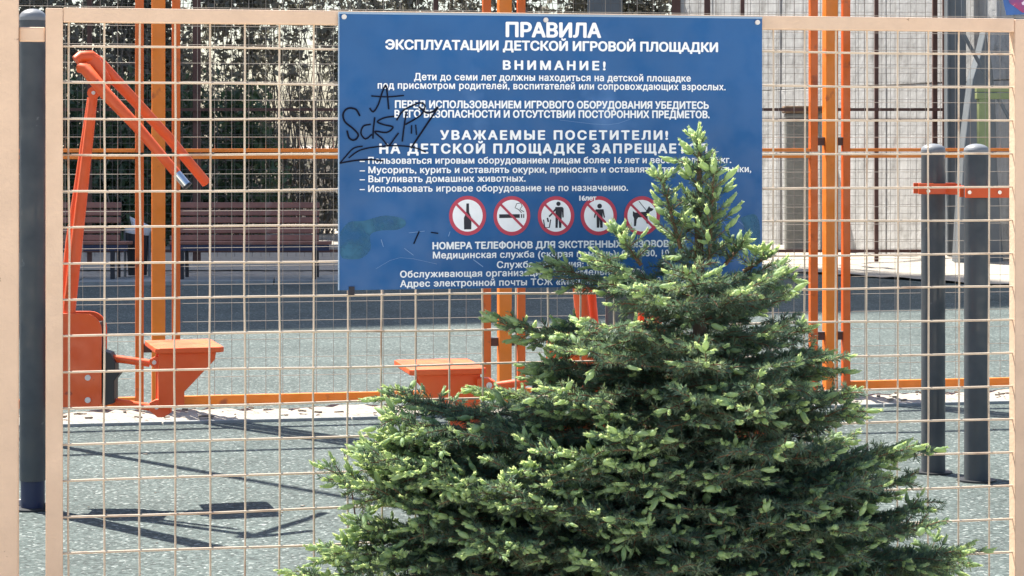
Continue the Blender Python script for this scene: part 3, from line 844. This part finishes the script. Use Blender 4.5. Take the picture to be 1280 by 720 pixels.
dp = thing("slanting_pipe", "thin grey pipe slanting down to the right above the green frame", "pipe", (at(1204, 42, Yd).x, Yd, 0))
MB().tube([(0, 0, at(0, 0, Yd).z + .05), (0, 0, at(0, 42, Yd).z), (at(1268, 160, Yd).x - at(1204, 0, Yd).x, 0, at(0, 160, Yd).z), (at(1300, 230, Yd).x - at(1204, 0, Yd).x, 0, 0)], .022, 8).build("pipe", M_steelcol, dp)
Yg = 21.0
gf = thing("green_frame", "light green square steel frame at the right edge", "frame", (at(1229, 0, Yg).x, Yg, 0))
MB().span((-.05, -.05, 0), (.05, .05, at(0, 124, Yg).z)).build("upright", M_green, gf, .005)
MB().span((.9, -.05, 0), (1.0, .05, at(0, 124, Yg).z)).build("upright", M_green, gf, .005)
for (a, b) in ((110, 115), (116.2, 124)):
    MB().span((-.07, -.05, at(0, b, Yg).z), (1.03, .05, at(0, a, Yg).z)).build("beam", M_green, gf, .005)

# grey lamp post just off the left edge, its shadow crosses the playground
lp = thing("lamp_post", "tall thin grey lamp post beyond the left edge", "lamp post", (-2.66, 11.40, 0))
MB().tube([(0, 0, 0), (0, 0, 6.0)], [.036, .028], 12).build("pole", M_steelcol, lp)
MB().tube([(0, 0, 6.0), (.2, .05, 6.1)], [.028, .02], 8).build("arm", M_steelcol, lp)
MB().span((.18, 0, 6.06), (.5, .12, 6.13)).build("lamp_head", M_steelcol, lp, .01)

# apartment tower out of frame at left; its shade lies across the far ground
tw = thing("apartment_tower", "tall grey apartment tower standing beyond the left edge", "building")
A = Vector((-10.9, 38.2)); ux = Vector((.934, .357)); sd = Vector((-.697, .717))
B_ = A + Vector((-.357, .934)) * 3.8
foot = [A - ux * 26, A, B_, B_ + sd * 9, A - ux * 26 + sd * 12]
HB = 40.8
n = len(foot)
mb = MB(); mb.add([(p.x, p.y, 0) for p in foot] + [(p.x, p.y, HB) for p in foot], [tuple(range(n)), tuple(range(n, 2 * n))] + [(i, (i + 1) % n, n + (i + 1) % n, n + i) for i in range(n)])
mb.build("wall", M_wall, tw)
mb = MB()
for fl_ in range(14):
    for k in range(8):
        p = A - ux * (2 + k * 3)
        mb.box((p.x, p.y, 1.8 + fl_ * 2.8), (1.5, .06, 1.4), math.atan2(ux.y, ux.x))
tag(mb.build("window", mat("dark_window_glass", (.03, .04, .05), .1), tw), kind='stuff')

# banner corner top right
Yn = 6.55
bn = thing("printed_banner", "corner of a blue and crimson printed banner above the fence rail", "banner", at(1268, 5, Yn))
M_ban = mat("crimson_banner_print", (0.05, 0.06, 0.22), .5, scale=22, col2=(0.42, 0.03, 0.09), detail=3, spots=(60, .62, (0.7, 0.6, 0.7), .05))
M_ban2 = mat("blue_banner_print", (0.03, 0.10, 0.30), .5, scale=12, var=.2)
kx = Yn / F
def bpoly(pts): return [((x - 1268) * kx, -(y - 5) * kx) for x, y in pts]
MB().prism(bpoly([(1247, -30), (1320, -30), (1320, 16), (1258, 19)]), .003).build("sheet", M_ban2, bn)
MB().prism(bpoly([(1249, -28), (1318, -28), (1318, 12), (1278, 16), (1262, 4)]), .0012, c=(0, -.0025, 0)).build("print", M_ban, bn)

# ------------------------------------------------------------------ vines and shrubs at the back
def rand_dirs(n):
    v = rng.normal(size=(n, 3)); return v / np.linalg.norm(v, axis=1, keepdims=True)
def leaf_cloud(centers, size, stretch=1.0):
    n = len(centers)
    a = rand_dirs(n); b = np.cross(a, rand_dirs(n)); b /= np.linalg.norm(b, axis=1, keepdims=True) + 1e-9
    sz = size * rng.uniform(.5, 1.4, (n, 1))
    a = a * sz * stretch; b = b * sz * .55
    V = np.stack([centers - a, centers + b * 1.0, centers + a, centers - b], 1).reshape(-1, 3)
    Fc = np.arange(4 * n).reshape(-1, 4)
    return V, Fc
def shrub(label, X, Y, w, d, h, n, leafm, strands, size=.058, name="vine_shrub", group="bushes and vines before the plaster wall", clump=70, tall_bias=1.0):
    t = thing(name, label, "shrub", (X, Y, 0), 0, group)
    mb = MB()
    for i in range(strands):
        x0 = rng.uniform(-w / 2, w / 2); y0 = rng.uniform(-d / 2, d / 2)
        p = [Vector((x0 * .6, y0, 0))]
        top = h * rng.uniform(.5, 1.0)
        cx = x0 * .6
        k = 9
        for q in range(1, k + 1):
            cx += rng.normal(0, .10) + (x0 - cx) * .15
            p.append(Vector((cx, y0 + rng.normal(0, .06), top * q / k)))
        mb.tube(p, [max(.018 * (1 - q / k), .004) for q in range(k + 1)], 4, False)
        for q in range(2, k):
            if rng.random() < .75:
                s0 = p[q]; dx = rng.normal(0, .32)
                mb.tube([s0, s0 + Vector((dx * .6, rng.normal(0, .1), rng.uniform(.02, .25))), s0 + Vector((dx, rng.normal(0, .15), rng.uniform(-.35, .3)))], [.007, .005, .003], 3, False)
    mb.build("stem", M_vinestem, t)
    cc = np.stack([rng.uniform(-w / 2, w / 2, n // clump), rng.uniform(-d / 2, d / 2, n // clump), h * rng.uniform(.02, 1, n // clump) ** tall_bias], 1)
    C = np.repeat(cc, clump, 0) + rng.normal(size=(len(cc) * clump, 3)) * np.array([.13, .12, .17])
    C = C[C[:, 2] > .02]
    V, Fc = leaf_cloud(C, size, 1.2)
    raw_mesh("foliage", V, Fc, leafm, t)
    return t
def vx(px, Y): return (px - 640) / F * Y
shrub("dense dull vine thicket behind the orange handles", vx(110, 35), 35, 2.6, .9, 5.2, 15000, M_vineleaf, 60)
shrub("dark green bush behind the left bench", vx(120, 31), 31, 1.7, .9, 2.3, 5200, M_greenleaf, 14, name="bush")
shrub("dark thicket of vines above the long bench", vx(255, 35), 35, 2.0, .9, 5.2, 13000, M_vineleaf, 46)
shrub("low dark green bush behind the long bench", vx(275, 32), 32, 1.6, .8, 2.2, 3600, M_greenleaf, 14, name="bush")
shrub("bare vines with sparse leaves left of the blue board", vx(375, 35.5), 35.5, 1.5, .5, 5.2, 3800, M_vineleaf, 55)
shrub("vine thicket seen above the left half of the blue board", vx(505, 35), 35, 2.0, .8, 5.2, 11000, M_vineleaf, 40)
shrub("vine thicket seen above the middle of the blue board", vx(665, 35), 35, 1.9, .8, 5.2, 11000, M_vineleaf, 40)
shrub("vine thicket seen above the right half of the blue board", vx(805, 35), 35, 1.1, .8, 5.2, 7000, M_vineleaf, 24)
shrub("vine thicket at the far left edge behind the gate post", vx(-30, 35), 35, 1.6, .8, 5.2, 8000, M_vineleaf, 26)

# thin dead stem beside the spruce
ds = thing("dead_stem", "thin dark dead stem sticking up left of the spruce", "plant", (at(446, 0, 6.15).x, 6.15, 0))
base = at(446, 0, 6.15).x
MB().tube([(0, 0, 0), (.003, 0, at(0, 672, 6.15).z), (at(442, 0, 6.15).x - base, 0, at(0, 630, 6.15).z), (at(436, 0, 6.15).x - base, 0, at(0, 590, 6.15).z), (at(428.5, 0, 6.15).x - base, 0, at(0, 561, 6.15).z)], [.003, .0028, .0022, .002, .001], 6).build("stem", M_brown, ds)

# ------------------------------------------------------------------ the spruce
YT = 6.10
TX = (873 - 640) / F * YT
spruce = thing("spruce_tree", "bushy young blue spruce with pale new shoots before the mesh fence", "tree", (TX, YT, 0))
PM = F / YT
HTREE = EYE + (HOR - 160) / PM
def prof(h):
    """crown radius to the left and right at height h, from its outline"""
    ys = np.array([160, 200, 250, 300, 345, 400, 450, 503, 528, 560, 600, 650, 700, 760, 860])
    Ls = np.array([4, 16, 36, 80, 160, 222, 215, 215, 385, 388, 380, 410, 450, 475, 440])
    Rs = np.array([4, 12, 24, 48, 100, 132, 150, 168, 185, 225, 262, 305, 338, 362, 340])
    py = HOR + (EYE - h) * PM
    return np.interp(py, ys, Ls) / PM, np.interp(py, ys, Rs) / PM
trunk_pts = [(0, 0, -.05), (.004, 0, .3), (-.006, .004, .7), (.004, 0, 1.0), (0, -.003, 1.3), (.004, 0, HTREE - .03)]
MB().tube(trunk_pts, [.034, .030, .024, .018, .010, .004], 12).build("trunk", M_bark, spruce)

shoots = []     # (base, direction, length, kind) kind 0 old twig, 1 new shoot
wood = MB()
def unit(v): return v / (np.linalg.norm(v) + 1e-9)
def add_twig(p, d, ln):
    """a leafy twig: old needles along it, new soft shoots at and near its end"""
    d = unit(d)
    e = p + d * ln
    wood.tube([p, (p + e) / 2 + np.array([0, 0, .002]), e], [.0022, .0017, .001], 3, False)
    shoots.append((p, d, ln, 0))
    return e
UP = np.array([0, 0, 1.0])
def branch(h, phi, length, rise, sub=1.0, dens=1.0, droop=0.0):
    d0 = np.array([math.cos(phi), math.sin(phi), 0])
    side = np.array([-math.sin(phi), math.cos(phi), 0])
    n = max(2, int(length / .042))
    p = np.array([0, 0, h]); pts = [p]
    curve = rng.normal(0, .12)
    for i in range(n):
        t = (i + 1) / n
        slope = rise + .20 * t - .16 * math.sin(t * 3.0) - droop * t
        q = unit(d0 + side * (curve * t + rng.normal(0, .05)) + UP * slope)
        p = p + q * length / n
        pts.append(p)
    wood.tube(pts, [max(.0085 * (length / .7) * (1 - i / (n + 1)), .0018) for i in range(n + 1)], 5, False)
    for i in range(1, n + 1):
        t = i / n
        if t < .15: continue
        base = pts[i]; dirn = unit(pts[i] - pts[i - 1])
        for sgn in (-1, 1):
            if rng.random() > dens: continue
            ll = (0.055 + .30 * length * (1 - t) ** .7) * rng.uniform(.7, 1.2) * sub
            ld = unit(dirn * .75 + side * sgn * .85 + UP * rng.normal(-.02, .16))
            m = max(1, int(ll / .05))
            b = base.copy()
            for k in range(m):
                seg = ll / m
                sd = unit(ld + UP * rng.normal(.0, .09) + dirn * .1)
                e = add_twig(b, sd, seg)
                for s2 in (-1, 1):
                    if rng.random() < .82:
                        v = unit(np.cross(sd, UP) * s2 * .8 + sd * .7 + UP * rng.normal(-.05, .28))
                        l2 = rng.uniform(.03, .065) * (1.0 if k < m - 1 else .8)
                        e2 = add_twig(b + sd * seg * rng.uniform(.3, 1), v, l2)
                        tips.append((e2, v, phi, t * .5 + .5 * (k + 1) / m))
                b = e
            tips.append((b, sd, phi, .6 + .4 * t))
        shoots.append((pts[i - 1], dirn, length / n, 0))
        if rng.random() < .4:
            v = unit(dirn * .6 + UP * .8 + side * rng.normal(0, .4)); e2 = add_twig(base, v, rng.uniform(.03, .05)); tips.append((e2, v, phi, t))
    tips.append((pts[-1], unit(pts[-1] - pts[-2]), phi, 1.2))
tips = []
def radius(h, phi):
    Lr, Rr = prof(h)
    c, s = math.cos(phi), math.sin(phi)
    side = Rr if c > 0 else Lr
    depth = min(.5 * (Lr + Rr), .40 if s < 0 else .55)
    return 1 / math.sqrt((c / side) ** 2 + (s / depth) ** 2)
h = .06
while h < HTREE - .05:
    nb = 10 if h < .85 else (9 if h < 1.02 else (6 if h < 1.14 else 3))
    off = rng.uniform(0, 6.28)
    for i in range(nb):
        phi = off + 2 * math.pi * i / nb + rng.normal(0, .14)
        rise = .12 if h < 1.0 else (.30 if h < 1.14 else .70)
        r_ = radius(min(h + rise * .22, HTREE - .02), phi) * rng.uniform(.78, 1.06)
        up = h > 1.10
        branch(h + rng.normal(0, .018), phi, max(r_, .03) * (1.02 if not up else 1.0), rise, 1.0 if not up else .42, .92 if not up else .42, .10 if h < .9 else 0)
    h += .064 if h < 1.05 else (.075 if h < 1.2 else .085)
# extra boughs that fill the broad left skirt and the lower right
for _ in range(46):
    hh = rng.uniform(.15, .60); phi = math.pi + rng.normal(0, .55)
    rr_ = radius(hh, phi) * rng.uniform(.85, 1.05); branch(hh, phi, rr_, min(rng.uniform(.05, .35), (.70 - hh) / rr_), 1.05, .95, .05)
for _ in range(18):
    hh = rng.uniform(.12, .62); phi = rng.normal(0, .5)
    branch(hh, phi, radius(hh + .08, phi) * rng.uniform(.80, 1.02), rng.uniform(.05, .30), 1.0, .95, .05)
for _ in range(26):      # boughs facing the camera
    hh = rng.uniform(.12, .95); phi = -math.pi / 2 + rng.normal(0, .6)
    branch(hh, phi, radius(hh + .05, phi) * rng.uniform(.75, 1.0), rng.uniform(.0, .25), 1.0, .95, .15)
def leader(px0, py0, px1, py1, dy, rad=.05):
    p0 = np.array([(px0 - 873) / PM, dy, EYE + (HOR - py0) / PM]); p1 = np.array([(px1 - 873) / PM, dy, EYE + (HOR - py1) / PM])
    wood.tube([p0, (p0 + p1) / 2, p1], [.006, .0045, .002], 5, False)
    shoots.append((p0, unit(p1 - p0), float(np.linalg.norm(p1 - p0)), 0))
    ln = np.linalg.norm(p1 - p0); nseg = max(2, int(ln / .035))
    for i in range(nseg):
        q = p0 + (p1 - p0) * (i + .6) / nseg
        k0 = rng.uniform(0, 6.28)
        for j in range(4):
            a = k0 + j * 1.57; v = unit(np.array([math.cos(a), math.sin(a), .8]))
            l_ = rng.uniform(.5, 1.1) * rad * (1.15 - .75 * i / nseg)
            e = add_twig(q, v, l_)
            if rng.random() < .8: tips.append((e, v, a, 1.2))
    for j in range(3):
        a = rng.uniform(0, 6.28); v = unit(np.array([math.cos(a) * .5, math.sin(a) * .5, 1])); tips.append((p1 - (p1 - p0) / ln * .012, v, a, 1.2))
    tips.append((p1, unit(p1 - p0), 0, 1.5))
leader(873, 300, 873, 172, 0, .055)
leader(884, 330, 890, 212, -.06, .07)
leader(850, 310, 826, 222, -.03, .07)
leader(800, 330, 770, 290, -.06, .06)
leader(905, 330, 925, 305, -.03, .06)
leader(930, 340, 962, 320, .02, .05)

def needles(shs, per_m, nl, nw, fwd, m, name, jitter=.25):
    """each needle a narrow four-sided blade leaning forward round its twig"""
    P = []; D = []; Lx = []
    for p, d, ln, *_ in shs:
        k = max(4, int(per_m * ln))
        t = (np.arange(k) + rng.random(k)) / k
        P.append(p[None, :] + d[None, :] * (t * ln)[:, None]); D.append(np.repeat(d[None, :], k, 0)); Lx.append(nl * (1 - .25 * np.abs(t - .4)))
    P = np.concatenate(P); D = np.concatenate(D); Lx = np.concatenate(Lx)[:, None]
    n = len(P)
    r = rng.normal(size=(n, 3)); r[:, 2] += .25
    r -= (r * D).sum(1, keepdims=True) * D; r /= np.linalg.norm(r, axis=1, keepdims=True) + 1e-9
    a = r + D * (fwd + rng.normal(0, jitter, (n, 1))); a /= np.linalg.norm(a, axis=1, keepdims=True)
    L_ = Lx * rng.uniform(.75, 1.15, (n, 1))
    w = np.cross(a, rand_dirs(n)); w /= np.linalg.norm(w, axis=1, keepdims=True) + 1e-9
    mid = P + a * L_ * .45
    tip = P + a * L_ + D * L_ * .12
    V = np.stack([P, mid + w * nw, tip, mid - w * nw], 1).reshape(-1, 3)
    raw_mesh(name, V, np.arange(4 * n).reshape(-1, 4), m, spruce)
    return n
half = rng.random(len(shoots)) < .72
cnt = needles([s for s, q in zip(shoots, half) if q], 850, .0195, .0014, .70, M_needle, "needles")
cnt += needles([s for s, q in zip(shoots, half) if not q], 850, .0190, .0014, .70, M_needle2, "needles")
wood.build("branches", M_twig, spruce)

# new soft shoots at most outer tips: a plump core covered in short blades
tip_keep = []
for (e, d, phi, t) in tips:
    pk = .92 if t > 1.1 else ((.85 if math.cos(phi) < -.35 else .40) if t > .85 else (.13 if t > .6 else .04))
    if math.sin(phi) < -.5 and t <= 1.1: pk *= .6
    if rng.random() > pk: continue
    e = np.array(e); d = unit(np.array(d))
    ln = rng.uniform(.018, .044)
    if t > 1.1: ln *= 1.1
    tip_keep.append((e, unit(d + UP * .10 + rng.normal(0, .12, 3)), ln))
    s_ = unit(np.cross(d, UP) + 1e-6)
    for q in (-1, 1):
        if rng.random() < .55:
            tip_keep.append((e - d * .006, unit(d * .75 + s_ * q * .75 + UP * rng.normal(.05, .2)), ln * rng.uniform(.6, .85)))
cores_v = []; cores_f = []
for (e, d, ln) in tip_keep:
    a = unit(np.cross(d, UP) + 1e-6); b = np.cross(a, d)
    rr = ln * rng.uniform(.16, .22)
    n0 = len(cores_v)
    ring = [(.08, .45), (.35, 1.0), (.68, .92), (.92, .5)]
    droop = rng.uniform(-.25, .05)
    for (t, q) in ring:
        c = e + d * ln * t + UP * droop * ln * t * t
        for kk in range(6):
            an = kk * math.pi / 3
            cores_v.append(c + (a * math.cos(an) + b * math.sin(an)) * rr * q)
    for j in range(3):
        for kk in range(6):
            cores_f.append((n0 + j * 6 + kk, n0 + j * 6 + (kk + 1) % 6, n0 + (j + 1) * 6 + (kk + 1) % 6, n0 + (j + 1) * 6 + kk))
    cores_f.append((n0 + 18, n0 + 19, n0 + 20, n0 + 21)); cores_f.append((n0 + 18, n0 + 21, n0 + 22, n0 + 23))
so = raw_mesh("new_shoots", np.array(cores_v), np.array(cores_f), M_shoot, spruce)
so.data.polygons.foreach_set('use_smooth', [True] * len(so.data.polygons))
cnt += needles([(e, d, ln, 1) for e, d, ln in tip_keep], 1500, .0115, .0018, 2.0, M_shoot, "new_needles", .2)
print("spruce shoots", len(shoots), "tips", len(tip_keep), "needles", cnt)

for o_ in scene.objects:                      # leaves, needles and twigs nobody could count
    if o_.type == 'MESH' and o_.parent and o_.name.split('.')[0] in ("needles", "new_needles", "new_shoots", "branches", "foliage"):
        o_['kind'] = 'stuff'
